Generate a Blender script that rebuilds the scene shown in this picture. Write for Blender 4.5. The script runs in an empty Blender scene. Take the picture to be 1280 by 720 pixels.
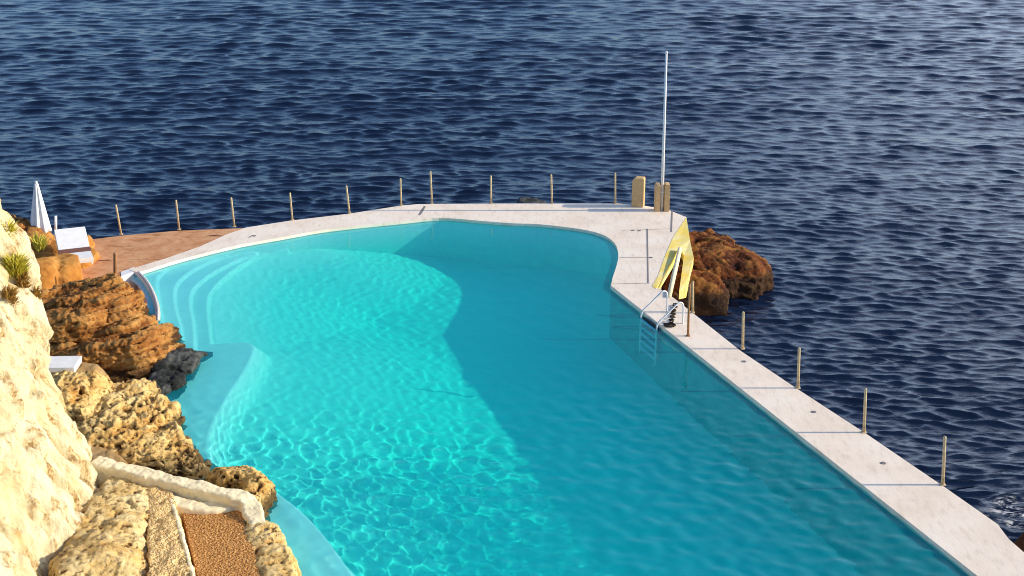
import bpy, bmesh, math, random
import numpy as np
from mathutils import Vector, Matrix
random.seed(7); rng = np.random.default_rng(11)
SC = bpy.context.scene
COL = SC.collection
R = math.radians

# ------------------------------------------------------------------ survey
FPX, HC, PITCH = 1790.0, 15.0, math.atan(640/1790.0)
CP, SP = math.cos(PITCH), math.sin(PITCH)
def ray(px, py):
    a, b = px-640.0, 360.0-py
    return Vector((a, FPX*CP+b*SP, -FPX*SP+b*CP))
def W(px, py, z=0.0):                     # surveyed point at height z
    d = ray(px, py); t = (z-HC)/d.z
    return Vector((d.x*t, d.y*t, z))
def WY(px, py, Y):                        # surveyed point at distance Y
    d = ray(px, py); t = Y/d.y
    return Vector((d.x*t, Y, HC+d.z*t))
WATER, SEA, NI = -0.10, -1.5, 1.06
def WF(px, py, depth):                    # point on the pool floor, seen through the water
    s = W(px, py, WATER); d = ray(px, py).normalized()
    h = Vector((d.x, d.y, 0)); si = h.length/NI
    h.normalize(); t = si/math.sqrt(1-si*si)
    return Vector((s.x+h.x*t*depth, s.y+h.y*t*depth, WATER-depth))

# ------------------------------------------------------------------ noise
_perm = rng.permutation(256); _perm = np.concatenate([_perm, _perm, _perm])
_g = rng.normal(size=(256, 3)); _g /= np.linalg.norm(_g, axis=1)[:, None]
def perlin(p):
    i = np.floor(p).astype(int); f = p-i; i &= 255
    u = f*f*f*(f*(f*6-15)+10)
    out = 0
    for dx in (0, 1):
        for dy in (0, 1):
            for dz in (0, 1):
                h = _perm[_perm[_perm[i[:, 0]+dx]+i[:, 1]+dy]+i[:, 2]+dz]
                g = _g[h & 255]
                d = g[:, 0]*(f[:, 0]-dx)+g[:, 1]*(f[:, 1]-dy)+g[:, 2]*(f[:, 2]-dz)
                w = (u[:, 0] if dx else 1-u[:, 0])*(u[:, 1] if dy else 1-u[:, 1])*(u[:, 2] if dz else 1-u[:, 2])
                out = out+w*d
    return out
def fbm(p, o=4, ridge=False):
    s, a, r = 1.0, 1.0, 0
    for k in range(o):
        n = perlin(p*s+k*17.3)
        r = r+a*((1-2*np.abs(n)) if ridge else n)
        s *= 2.03; a *= .5
    return r

def _h3(i, j, k):
    i, j, k = i & 255, j & 255, k & 255
    return _perm[_perm[_perm[i]+j]+k]
def worley(p):
    c = np.floor(p).astype(int); f1 = np.full(len(p), 9.); f2 = f1.copy(); cid = np.zeros(len(p), int)
    for dx in (-1, 0, 1):
        for dy in (-1, 0, 1):
            for dz in (-1, 0, 1):
                g = c+np.array([dx, dy, dz]); h = _h3(g[:, 0], g[:, 1], g[:, 2])
                o = np.stack([_perm[h]/255., _perm[h+67]/255., _perm[(h+131)]/255.], 1)
                d = np.linalg.norm(g+.1+.8*o-p, axis=1)
                lt = d < f1; f2 = np.where(lt, f1, np.minimum(f2, d)); cid = np.where(lt, h, cid); f1 = np.where(lt, d, f1)
    return f1, f2, cid/255.

# ------------------------------------------------------------------ helpers
def link(name, me, mat=None, parent=None):
    o = bpy.data.objects.new(name, me); COL.objects.link(o)
    if mat: me.materials.append(mat)
    if parent: o.parent = parent
    return o
def obj(name, bm, mat=None, parent=None, smooth=False):
    me = bpy.data.meshes.new(name)
    bmesh.ops.recalc_face_normals(bm, faces=bm.faces)
    bm.to_mesh(me); bm.free()
    if smooth: me.polygons.foreach_set('use_smooth', [True]*len(me.polygons))
    return link(name, me, mat, parent)
def tag(o, label, cat, group=None):
    o['label'] = label; o['category'] = cat
    if group: o['group'] = group
    return o
def struct(o): o['kind'] = 'structure'; return o
def empty(name, loc=(0, 0, 0), rz=0):
    o = bpy.data.objects.new(name, None); COL.objects.link(o)
    o.location = loc; o.rotation_euler = (0, 0, rz); o.empty_display_size = .2
    return o
def box(bm, c, s, rot=None, bev=0.0):
    r = bmesh.ops.create_cube(bm, size=1.0)
    vs = r['verts']
    M = Matrix.Translation(Vector(c)) @ (rot.to_4x4() if rot else Matrix.Identity(4)) @ Matrix.Diagonal((*s, 1))
    bmesh.ops.transform(bm, matrix=M, verts=vs)
    if bev:
        es = {e for v in vs for e in v.link_edges}
        bmesh.ops.bevel(bm, geom=list(es), offset=bev, segments=2, profile=.6, affect='EDGES')
def tube(bm, pts, r, seg=10, r1=None):
    pts = [Vector(p) for p in pts]; rings = []
    n = len(pts)
    for i, p in enumerate(pts):
        t = (pts[min(i+1, n-1)]-pts[max(i-1, 0)]).normalized()
        a = t.cross(Vector((0.13, 1, 0.07)) if abs(t.y) < .9 else Vector((1, 0, 0))).normalized(); b = t.cross(a)
        rr = r if r1 is None else r+(r1-r)*i/(n-1)
        rings.append([bm.verts.new(p+a*math.cos(k*2*math.pi/seg)*rr+b*math.sin(k*2*math.pi/seg)*rr) for k in range(seg)])
    for A, B in zip(rings, rings[1:]):
        for k in range(seg):
            bm.faces.new((A[k], A[(k+1) % seg], B[(k+1) % seg], B[k]))
    bm.faces.new(rings[0]); bm.faces.new(rings[-1])
def prism(bm, pts, dz):                   # outline of points, extruded down by dz
    top = [bm.verts.new(p) for p in pts]; bot = [bm.verts.new(Vector(p)-Vector((0, 0, dz))) for p in pts]
    bm.faces.new(top); bm.faces.new(bot[::-1])
    n = len(pts)
    for i in range(n): bm.faces.new((top[i], bot[i], bot[(i+1) % n], top[(i+1) % n]))
def smooth_path(pts, n=4):                # Catmull-Rom
    P = [pts[0]]+list(pts)+[pts[-1]]; out = []
    for i in range(1, len(P)-2):
        for k in range(n):
            t = k/n; a, b, c, d = P[i-1], P[i], P[i+1], P[i+2]
            out.append(.5*((2*b)+(c-a)*t+(2*a-5*b+4*c-d)*t*t+(3*b-a-3*c+d)*t**3))
    out.append(P[-2]); return out
def grid_mesh(name, X, Y, Z, keep=None, smooth=True):
    nr, nc = X.shape
    co = np.stack([X, Y, Z], -1).reshape(-1, 3)
    idx = np.arange(nr*nc).reshape(nr, nc)
    f = np.stack([idx[:-1, :-1], idx[:-1, 1:], idx[1:, 1:], idx[1:, :-1]], -1).reshape(-1, 4)
    if keep is not None: f = f[keep(co[f].mean(1))]
    used = np.unique(f); remap = -np.ones(len(co), int); remap[used] = np.arange(len(used))
    co = co[used]; f = remap[f]
    me = bpy.data.meshes.new(name)
    me.vertices.add(len(co)); me.vertices.foreach_set('co', co.astype(np.float32).ravel())
    me.loops.add(f.size); me.loops.foreach_set('vertex_index', f.astype(np.int32).ravel())
    me.polygons.add(len(f)); me.polygons.foreach_set('loop_start', np.arange(0, f.size, 4, dtype=np.int32))
    me.polygons.foreach_set('use_smooth', np.full(len(f), smooth))
    me.update(calc_edges=True); me.validate()
    return me
def inside(P, poly):
    x, y = P[:, 0], P[:, 1]; r = np.zeros(len(P), bool); n = len(poly)
    for i in range(n):
        x1, y1 = poly[i][0], poly[i][1]; x2, y2 = poly[(i+1) % n][0], poly[(i+1) % n][1]
        c = ((y1 > y) != (y2 > y)); r ^= c & (x < (x2-x1)*(y-y1)/((y2-y1) if y2 != y1 else 1e-9)+x1)
    return r
def dist_poly(P, poly, closed=True):
    d = np.full(len(P), 1e9); n = len(poly)
    for i in range(n if closed else n-1):
        a = np.array(poly[i][:2]); b = np.array(poly[(i+1) % n][:2]); ab = b-a
        t = np.clip(((P-a)@ab)/max(ab@ab, 1e-9), 0, 1)
        d = np.minimum(d, np.linalg.norm(P-a-t[:, None]*ab, axis=1))
    return d
def sdist(P, poly):
    d = dist_poly(P, poly); return np.where(inside(P, poly), -d, d)

# ------------------------------------------------------------------ materials
class NT:
    def __init__(s, name):
        s.m = bpy.data.materials.new(name); s.m.use_nodes = True
        s.t = s.m.node_tree; s.b = s.t.nodes['Principled BSDF']; s.out = s.t.nodes['Material Output']
    def n(s, ty, **kw):
        x = s.t.nodes.new(ty)
        for k, v in kw.items():
            if k.startswith('i_'): x.inputs[k[2:].replace('_', ' ')].default_value = v
            else: setattr(x, k, v)
        return x
    def l(s, a, b): s.t.links.new(a, b)
    def coord(s, scale=(1, 1, 1), rot=(0, 0, 0), space='Object'):
        c = s.n('ShaderNodeTexCoord'); m = s.n('ShaderNodeMapping'); m.inputs['Scale'].default_value = scale; m.inputs['Rotation'].default_value = rot
        s.l(c.outputs[space], m.inputs['Vector']); return m.outputs['Vector']
    def noise(s, vec, scale, detail=6, rough=.6, dist=0.0):
        x = s.n('ShaderNodeTexNoise'); x.inputs['Scale'].default_value = scale; x.inputs['Detail'].default_value = detail
        x.inputs['Roughness'].default_value = rough; x.inputs['Distortion'].default_value = dist
        s.l(vec, x.inputs['Vector']); return x.outputs['Fac']
    def ramp(s, fac, stops, interp='LINEAR'):
        x = s.n('ShaderNodeValToRGB'); x.color_ramp.interpolation = interp; e = x.color_ramp.elements
        while len(e) < len(stops): e.new(.5)
        for el, (p, c) in zip(e, stops): el.position = p; el.color = (*c, 1) if len(c) == 3 else c
        s.l(fac, x.inputs['Fac']); return x.outputs['Color']
    def mix(s, fac, a, b, mode='MIX'):
        x = s.n('ShaderNodeMix', data_type='RGBA', blend_type=mode)
        for v, i in ((fac, 0), (a, 6), (b, 7)):
            if hasattr(v, 'links'): s.l(v, x.inputs[i])
            else: x.inputs[i].default_value = v if not isinstance(v, tuple) else (*v, 1)
        return x.outputs[2]
    def bump(s, h, strength, dist, base=None):
        x = s.n('ShaderNodeBump'); x.inputs['Strength'].default_value = strength; x.inputs['Distance'].default_value = dist
        s.l(h, x.inputs['Height'])
        if base: s.l(base, x.inputs['Normal'])
        return x.outputs['Normal']
    def set(s, col=None, rough=.8, nor=None, spec=.3, metal=0):
        if col is not None:
            if hasattr(col, 'links'): s.l(col, s.b.inputs['Base Color'])
            else: s.b.inputs['Base Color'].default_value = (*col, 1)
        s.b.inputs['Roughness'].default_value = rough; s.b.inputs['Specular IOR Level'].default_value = spec; s.b.inputs['Metallic'].default_value = metal
        if nor: s.l(nor, s.b.inputs['Normal'])
        return s.m
def simple(name, col, rough=.6, var=.15, scale=12, bump=.15, metal=0, spec=.4):
    t = NT(name); v = t.coord(); n = t.noise(v, scale)
    lo = tuple(c*(1-var*1.6) for c in col); hi = tuple(min(1, c*(1+var)) for c in col)
    return t.set(t.ramp(n, [(.3, lo), (.7, hi)]), rough, t.bump(n, bump, .01), spec, metal)
def rock_mat(name, cols, pit_col, pit=.40, pit_scale=5, strata=(1, 1, 1), rot=(0, 0, 0), scale=1.2, bump=.8, cavity=True, wet=None):
    t = NT(name); v = t.coord(); vs = t.coord(strata, rot)
    a = t.noise(vs, scale, 8, .65, .4); b = t.noise(v, scale*5, 6, .7)
    base = t.ramp(a, [(.30, cols[0]), (.45, cols[1]), (.58, cols[2]), (.72, cols[3])])
    base = t.mix(.45, base, t.ramp(b, [(.25, (.35, .33, .3)), (.7, (1.15, 1.12, 1.08))]), 'MULTIPLY')
    p = t.noise(vs, pit_scale, 7, .7, .3)
    pm = t.ramp(p, [(pit-.06, (1, 1, 1)), (pit+.02, (0, 0, 0))])
    base = t.mix(pm, base, pit_col)
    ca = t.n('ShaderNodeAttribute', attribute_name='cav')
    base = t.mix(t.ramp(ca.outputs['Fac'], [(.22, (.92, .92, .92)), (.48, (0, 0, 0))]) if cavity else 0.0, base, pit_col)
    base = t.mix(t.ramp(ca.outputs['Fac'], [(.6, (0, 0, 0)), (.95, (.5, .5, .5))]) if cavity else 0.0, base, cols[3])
    if wet is not None:
        po = t.n('ShaderNodeNewGeometry'); sx = t.n('ShaderNodeSeparateXYZ'); t.l(po.outputs['Position'], sx.inputs[0])
        ad = t.n('ShaderNodeMath', operation='MULTIPLY_ADD'); t.l(b, ad.inputs[0]); ad.inputs[1].default_value = -.5; t.l(sx.outputs['Z'], ad.inputs[2])
        mr = t.n('ShaderNodeMapRange'); t.l(ad.outputs[0], mr.inputs[0]); mr.inputs[1].default_value = wet-.25; mr.inputs[2].default_value = wet-.05; mr.inputs[3].default_value = .82; mr.inputs[4].default_value = 0
        base = t.mix(mr.outputs[0], base, (.02, .016, .012))
    h1 = t.bump(p, bump, .12); h2 = t.bump(b, bump*.8, .05, h1); h3 = t.bump(t.noise(v, 38, 4), .5, .02, h2)
    return t.set(base, .9, h3, .15)

M = {}
def cliff_mat():
    t = NT('pale_cliff'); v = t.coord(); vs = t.coord((1.2, 1.2, .45), (0, .3, 0)); v3 = t.coord((2.2, 2.2, .55), (R(12), .3, 0))
    base = t.ramp(t.noise(vs, .8, 7, .65, .5), [(.3, (.62, .40, .15)), (.42, (.84, .69, .39)), (.6, (.92, .82, .54))])
    spot = t.ramp(t.noise(v, 7, 7, .78), [(.36, (.10, .045, .015)), (.46, (.46, .25, .07)), (.56, (.80, .62, .32))])
    mask = t.ramp(t.noise(v3, .95, 6, .68, .5), [(.50, (0, 0, 0)), (.60, (.9, .9, .9))])
    c = t.mix(mask, base, spot)
    pit = t.ramp(t.noise(v, 4.5, 8, .72, .3), [(.31, (.9, .9, .9)), (.36, (0, 0, 0))])
    c = t.mix(pit, c, (.20, .09, .03))
    nb = t.bump(t.noise(v, 11, 8, .72), .8, .05, t.bump(t.noise(vs, 2.5, 6, .65), .8, .2, t.bump(t.noise(v, 4.5, 8, .72, .3), .8, .08)))
    return t.set(c, .9, nb, .1)
M['cliff'] = cliff_mat()
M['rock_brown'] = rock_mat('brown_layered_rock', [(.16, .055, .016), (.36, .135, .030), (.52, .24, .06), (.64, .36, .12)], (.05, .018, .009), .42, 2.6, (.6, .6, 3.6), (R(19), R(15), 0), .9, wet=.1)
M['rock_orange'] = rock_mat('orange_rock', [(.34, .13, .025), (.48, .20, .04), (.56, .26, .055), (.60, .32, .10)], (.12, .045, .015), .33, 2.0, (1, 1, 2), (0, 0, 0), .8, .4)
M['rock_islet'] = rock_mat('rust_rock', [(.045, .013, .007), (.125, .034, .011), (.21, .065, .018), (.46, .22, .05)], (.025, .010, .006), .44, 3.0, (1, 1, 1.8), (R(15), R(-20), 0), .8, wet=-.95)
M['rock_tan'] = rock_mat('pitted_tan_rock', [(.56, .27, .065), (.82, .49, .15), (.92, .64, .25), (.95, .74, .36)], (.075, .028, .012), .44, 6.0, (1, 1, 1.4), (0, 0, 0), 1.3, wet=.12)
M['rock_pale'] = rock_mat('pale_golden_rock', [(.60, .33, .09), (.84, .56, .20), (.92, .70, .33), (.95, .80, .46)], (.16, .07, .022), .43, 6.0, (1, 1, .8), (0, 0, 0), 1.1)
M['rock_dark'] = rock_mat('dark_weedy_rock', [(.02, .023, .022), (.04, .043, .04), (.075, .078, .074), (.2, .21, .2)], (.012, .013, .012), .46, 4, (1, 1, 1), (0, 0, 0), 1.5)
M['ground'] = rock_mat('shore_stone', [(.30, .16, .06), (.45, .28, .11), (.54, .36, .17), (.6, .44, .24)], (.10, .042, .018), .36, 5, (1, 1, 1), (0, 0, 0), 1.3, .5, False)

def terrace_mat():
    t = NT('terracotta_paving'); v = t.coord()
    br = t.n('ShaderNodeTexBrick'); br.inputs['Scale'].default_value = 1.0; br.inputs['Brick Width'].default_value = 1.1; br.inputs['Row Height'].default_value = .7
    br.inputs['Mortar Size'].default_value = .02; br.inputs['Color1'].default_value = (.60, .29, .13, 1); br.inputs['Color2'].default_value = (.52, .23, .10, 1); br.inputs['Mortar'].default_value = (.24, .10, .05, 1)
    t.l(t.coord((1, 1, 1), (0, 0, .2)), br.inputs['Vector'])
    n = t.noise(v, 1.6, 8, .7, .5)
    c = t.mix(.75, br.outputs['Color'], t.ramp(n, [(.3, (.32, .13, .055)), (.45, (.62, .29, .13)), (.62, (.74, .42, .22))]))
    c = t.mix(t.ramp(t.noise(t.coord((.6, 2, 1)), 1.1, 6, .7), [(.33, (1, 1, 1)), (.40, (0, 0, 0))]), c, (.15, .06, .03))
    return t.set(c, .9, t.bump(n, .6, .04), .15)
M['terrace'] = terrace_mat()
def deck_mat():
    t = NT('pale_concrete'); v = t.coord()
    a = t.noise(v, .7, 6, .6); b = t.noise(t.coord((3, .8, 1), (0, 0, .35)), 2.2, 7, .72); c = t.noise(v, 30, 3)
    base = t.ramp(a, [(.3, (.86, .71, .55)), (.55, (.96, .82, .66)), (.75, (.96, .86, .72))])
    base = t.mix(.55, base, t.ramp(b, [(.28, (.62, .57, .54)), (.48, (.97, .96, .95)), (.7, (1.05, 1.04, 1.03))]), 'MULTIPLY')
    sp = t.noise(v, 3.3, 5, .8)
    base = t.mix(t.ramp(sp, [(.27, (.8, .8, .8)), (.31, (0, 0, 0))]), base, (.33, .27, .24))
    return t.set(base, .85, t.bump(c, .25, .01, t.bump(b, .25, .02)), .2)
M['deck'] = deck_mat()
M['joint'] = simple('joint_grey', (.22, .20, .20), .9)
M['yellow'] = (lambda t: t.set(t.mix(t.ramp(t.noise(t.coord(), 1.6, 6, .7), [(.42, (0, 0, 0)), (.62, (1, 1, 1))]), (.88, .66, .12), (.88, .76, .36)), .7, t.bump(t.noise(t.coord(), 20), .3, .01), .3))(NT('yellow_paint'))
M['cream'] = simple('cream_paint', (.88, .76, .49), .85, .13, 3, .6)
M['tan'] = simple('tan_render', (.66, .43, .20), .85, .10, 6, .3)
M['wood'] = simple('weathered_post_wood', (.62, .48, .28), .7, .25, 9, .3)
M['rust'] = simple('brown_post_paint', (.42, .20, .08), .7, .25, 9, .3)
M['white'] = simple('white_paint', (.80, .80, .79), .5, .04, 8, .1)
M['cloth'] = simple('white_canvas', (.88, .86, .82), .9, .05, 5, .25)
M['band'] = simple('brown_towel', (.20, .085, .06), .95, .2, 30, .4)
M['steel'] = simple('dull_steel', (.62, .62, .60), .4, .1, 20, .05, .5)
M['dark'] = simple('shade_black', (.012, .012, .014), .7, .2, 20, .3)  # black for the shaded recess behind the ladder
M['rope'] = simple('dark_rope', (.045, .03, .02), .95, .3, 40, .6)
def aggregate(name, a, b, c):
    t = NT(name); v = t.coord()
    vo = t.n('ShaderNodeTexVoronoi'); vo.inputs['Scale'].default_value = 22; t.l(v, vo.inputs['Vector'])
    col = t.ramp(t.noise(v, 24, 5, .75), [(.35, a), (.5, b), (.64, c)])
    col = t.mix(.35, col, t.ramp(t.noise(v, 2.0, 5), [(.3, (.7, .65, .6)), (.7, (1.1, 1.1, 1.1))]), 'MULTIPLY')
    return t.set(col, .95, t.bump(vo.outputs['Distance'], .9, .03), .1)
M['tread'] = aggregate('orange_aggregate', (.16, .055, .015), (.56, .26, .075), (.76, .46, .19))
M['landing'] = aggregate('sandy_aggregate', (.44, .24, .07), (.82, .56, .24), (.92, .72, .40))
M['leaf'] = simple('yellow_green_leaf', (.75, .60, .08), .7, .5, 14, 0)
M['leaf_dark'] = simple('brown_green_leaf', (.42, .24, .05), .8, .5, 14, 0)

def basin_mat():
    t = NT('pool_plaster'); v = t.coord()
    n = t.noise(v, .5, 5, .6); m = t.noise(v, 4, 5, .7)
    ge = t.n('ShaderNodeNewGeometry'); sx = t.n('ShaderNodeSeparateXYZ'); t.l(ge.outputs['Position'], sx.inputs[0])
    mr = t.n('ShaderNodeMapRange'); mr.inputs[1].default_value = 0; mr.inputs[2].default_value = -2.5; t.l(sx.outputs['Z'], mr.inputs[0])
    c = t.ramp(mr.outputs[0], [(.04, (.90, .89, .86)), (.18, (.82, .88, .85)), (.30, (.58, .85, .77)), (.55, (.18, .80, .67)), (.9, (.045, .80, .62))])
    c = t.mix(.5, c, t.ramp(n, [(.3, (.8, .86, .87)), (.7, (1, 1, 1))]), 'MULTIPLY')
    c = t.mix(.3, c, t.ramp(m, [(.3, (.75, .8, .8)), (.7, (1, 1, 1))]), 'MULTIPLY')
    return t.set(c, .8, None, .1)
M['basin'] = basin_mat()
def water_mat():
    t = NT('pool_water'); t.t.nodes.remove(t.b)
    g = t.n('ShaderNodeBsdfRefraction'); g.inputs['IOR'].default_value = NI; g.inputs['Roughness'].default_value = 0
    g.inputs['Color'].default_value = (.55, 1, 1, 1)
    d = t.n('ShaderNodeBsdfDiffuse'); d.inputs['Color'].default_value = (.0, .58, .74, 1)
    gl = t.n('ShaderNodeBsdfGlossy'); gl.inputs['Roughness'].default_value = .04
    lw = t.n('ShaderNodeLayerWeight'); lw.inputs['Blend'].default_value = .5
    pw = t.n('ShaderNodeMath', operation='POWER'); t.l(lw.outputs['Facing'], pw.inputs[0]); pw.inputs[1].default_value = 5
    mu = t.n('ShaderNodeMath', operation='MULTIPLY_ADD'); t.l(pw.outputs[0], mu.inputs[0]); mu.inputs[1].default_value = .5; mu.inputs[2].default_value = .02
    m1 = t.n('ShaderNodeMixShader'); m1.inputs[0].default_value = .23; t.l(g.outputs[0], m1.inputs[1]); t.l(d.outputs[0], m1.inputs[2])
    m2 = t.n('ShaderNodeMixShader'); t.l(mu.outputs[0], m2.inputs[0]); t.l(m1.outputs[0], m2.inputs[1]); t.l(gl.outputs[0], m2.inputs[2])
    t.l(m2.outputs[0], t.out.inputs['Surface'])
    return t.m
M['water'] = water_mat()
def sea_mat():
    t = NT('sea_water'); v = t.coord()
    a = t.noise(t.coord((.6, 1.5, 1)), 2.6, 5, .6); b = t.noise(t.coord((.7, 1.4, 1)), 9, 3, .55)
    n = t.bump(b, .22, .05, t.bump(a, .2, .14))
    t.set((.002, .006, .022), .05, n, .5); t.b.inputs['IOR'].default_value = 1.6
    return t.m
M['sea'] = sea_mat()

# ------------------------------------------------------------------ camera, light, sky
cam = bpy.data.cameras.new('camera'); co = bpy.data.objects.new('camera', cam); COL.objects.link(co)
co.location = (0, 0, HC); co.rotation_euler = (math.pi/2-PITCH, 0, 0)
cam.sensor_width = 36; cam.lens = 36*FPX/1280; cam.clip_end = 9000; SC.camera = co
SUN_EL, SUN_AZ = R(22), R(0)        # azimuth measured from +X towards +Y
sd = Vector((math.cos(SUN_EL)*math.cos(SUN_AZ), math.cos(SUN_EL)*math.sin(SUN_AZ), math.sin(SUN_EL)))
sl = bpy.data.lights.new('sun', 'SUN'); so = bpy.data.objects.new('sun', sl); COL.objects.link(so)
sl.energy = 5.0; sl.angle = R(.53); sl.color = (1, .87, .66)
so.rotation_euler = sd.to_track_quat('Z', 'Y').to_euler()
sl.use_shadow_jitter = False
sl.cycles.is_caustics_light = True; sl.cycles.use_multiple_importance_sampling = False
w = bpy.data.worlds.new('World'); SC.world = w; w.use_nodes = True
sk = w.node_tree.nodes.new('ShaderNodeTexSky'); sk.sky_type = 'NISHITA'; sk.sun_disc = False
sk.air_density = 1.0; sk.dust_density = 1.1; sk.ozone_density = 4.0; sk.sun_elevation = SUN_EL; sk.sun_rotation = math.pi/2-SUN_AZ
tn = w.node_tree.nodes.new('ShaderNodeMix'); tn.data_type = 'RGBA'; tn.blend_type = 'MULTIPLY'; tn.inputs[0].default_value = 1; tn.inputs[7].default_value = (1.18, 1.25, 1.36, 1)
w.node_tree.links.new(sk.outputs[0], tn.inputs[6]); # glow lobe added low on the sunward side to brighten the sea's reflections
wn, wl = w.node_tree.nodes, w.node_tree.links
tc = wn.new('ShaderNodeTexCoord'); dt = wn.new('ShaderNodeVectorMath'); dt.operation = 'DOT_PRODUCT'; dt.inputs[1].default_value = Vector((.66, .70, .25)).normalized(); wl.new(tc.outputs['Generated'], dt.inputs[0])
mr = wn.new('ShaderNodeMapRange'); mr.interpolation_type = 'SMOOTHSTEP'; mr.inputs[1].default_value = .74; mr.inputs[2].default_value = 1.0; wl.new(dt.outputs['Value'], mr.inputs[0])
glow_add = wn.new('ShaderNodeMix'); glow_add.data_type = 'RGBA'; glow_add.blend_type = 'ADD'; wl.new(mr.outputs[0], glow_add.inputs[0]); wl.new(tn.outputs[2], glow_add.inputs[6]); glow_add.inputs[7].default_value = (4.2, 4.1, 4.2, 1)
wl.new(glow_add.outputs[2], wn['Background'].inputs[0])
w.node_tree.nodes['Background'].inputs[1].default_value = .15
SC.view_settings.view_transform = 'Standard'; SC.view_settings.look = 'None'; SC.view_settings.exposure = 0
SC.cycles.use_denoising = True; SC.cycles.filter_width = 1.0; SC.cycles.max_bounces = 10; SC.cycles.transmission_bounces = 8; SC.cycles.sample_clamp_indirect = 4

# ------------------------------------------------------------------ plan of the pool
wall_a, wall_b = W(763, 357), W(1222, 720)
near_in = wall_b+(wall_b-wall_a)*.45
inner_px = [(766, 346), (771, 331), (773, 318), (769, 305), (757, 295), (735, 288), (700, 283), (670, 280), (640, 279), (600, 276), (565, 273), (540, 273), (500, 277), (450, 282), (400, 288), (350, 297), (300, 306), (250, 318), (210, 329), (173, 341)]
inner = [near_in, wall_b, wall_a]+smooth_path([W(*p) for p in inner_px], 3)
n_in = len(inner)
left_px = [(184, 353), (194, 371), (195, 395), (190, 430), (175, 470), (165, 520), (170, 560), (240, 600), (310, 650), (330, 720), (340, 800), (360, 900)]
left = [W(*p, WATER) for p in left_px]
pool_poly = [(p.x, p.y) for p in inner]+[(p.x, p.y) for p in left]
outer_px = [(160, 337), (210, 322), (250, 308), (283, 293), (308, 284), (365, 275.5), (437, 267), (500, 257), (522, 255), (614, 254), (689, 254), (770, 254), (806, 257), (835, 262), (858, 271), (841, 297), (832, 318), (822, 348), (819, 358), (843, 373), (925, 438), (998, 487), (1081, 541), (1178, 607), (1248, 655), (1260, 674), (1300, 708)]
outer = [W(*p) for p in outer_px]
outer.append(outer[-1]+(wall_b-wall_a)*.5)
deck_poly = [(p.x, p.y) for p in outer]+[(p.x, p.y) for p in inner]

bm = bmesh.new(); prism(bm, outer+inner, .16)
es = [e for e in bm.edges if all(abs(v.co.z) < 1e-4 for v in e.verts)]
bmesh.ops.bevel(bm, geom=es, offset=.02, segments=1, affect='EDGES')
deck = struct(obj('pool_deck', bm, M['deck']))
def strip(a, b, wd=.025):
    a, b = Vector(a), Vector(b); d = (b-a).normalized(); s = Vector((-d.y, d.x, 0))*wd/2; u = Vector((0, 0, .004))
    return [a+s+u, b+s+u, b-s+u, a-s+u]
bm = bmesh.new()
for a, b, wd in [((809, 286), (810, 354), .05), ((840, 264), (839, 290), .06), ((775, 322), (809, 322), .03), ((765, 355), (812, 354), .03), ((777, 288), (838, 286), .02), ((311, 297), (316, 294), .05), ((524, 269), (531, 258), .09)]:
    bm.faces.new([bm.verts.new(p) for p in strip(W(*a), W(*b), wd)])
obj('joint', bm, M['joint'], deck)
for a in ((791, 288), (799, 288.5), (813.5, 322), (1104, 579), (1017, 515), (930, 452), (318, 295)):
    bm = bmesh.new(); bmesh.ops.create_cone(bm, cap_ends=True, segments=14, radius1=.07, radius2=.06, depth=.012, matrix=Matrix.Translation(W(*a)+Vector((0, 0, .006)))); obj('drain', bm, M['joint'], deck)
# outer sea wall below the deck, and the pool basin
bm = bmesh.new()
for P, ztop, zb in ((outer[4:], -.161, -3.5),):
    Q = [Vector((p.x, p.y, ztop)) for p in P]
    for a, b in zip(Q, Q[1:]):
        f = [bm.verts.new(v) for v in (a, b, b+Vector((0, 0, zb)), a+Vector((0, 0, zb)))]; bm.faces.new(f)
sw = struct(obj('sea_wall', bm, M['deck']))
bm = bmesh.new()
Q = [Vector((p.x, p.y, -.161)) for p in inner]
for a, b in zip(Q, Q[1:]):
    f = [bm.verts.new(v) for v in (a, b, b+Vector((0, 0, -5.5)), a+Vector((0, 0, -5.5)))]; bm.faces.new(f)
bmesh.ops.remove_doubles(bm, verts=bm.verts, dist=1e-4)
bm.faces.ensure_lookup_table()
for k, f in enumerate(bm.faces): f.material_index = 0 if k < 2 else 1
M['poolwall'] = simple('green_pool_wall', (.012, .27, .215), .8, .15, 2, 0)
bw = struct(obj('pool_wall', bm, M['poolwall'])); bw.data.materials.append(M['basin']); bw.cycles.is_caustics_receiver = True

# pool floor as a height field
pp = np.array(pool_poly); x0, y0 = pp.min(0)-.3; x1, y1 = pp.max(0)+.3
gx, gy = np.meshgrid(np.arange(x0, x1, .045), np.arange(max(y0, 17), y1, .045))
P2 = np.stack([gx.ravel(), gy.ravel()], 1)
def ss(a, b, x): t = np.clip((x-a)/(b-a), 0, 1); return t*t*(3-2*t)
# the deep end drops across a line seen from (300,480) to (545,440)
pa, pb = WF(300, 470, 1.95), WF(545, 437, 1.95); dn = Vector((pb.y-pa.y, -(pb.x-pa.x))).normalized()
sd_ = (P2[:, 0]-pa.x)*dn.x+(P2[:, 1]-pa.y)*dn.y
depth = 2.22+.10*ss(-2, 3, sd_)+.12*ss(1.5, 12, sd_)
steps = [(1.35, 1.9, [(380, 307), (345, 316), (312, 328), (290, 342), (272, 362), (266, 382), (268, 412), (272, 440)]),
         (1.0, .2, [(360, 311), (325, 319), (295, 335), (266, 361), (260, 382), (262, 410), (266, 440)]),
         (.72, .2, [(320, 317), (298, 324), (262, 343), (241, 362), (238, 382), (242, 404), (244, 440)]),
         (.45, .2, [(285, 319), (270, 323), (246, 334), (224, 350), (218, 366), (220, 386), (227, 412), (226, 440)]),
         (.22, .2, [(240, 324), (217, 331), (201, 342), (196, 352), (199, 380), (203, 400), (206, 440)])]
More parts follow.
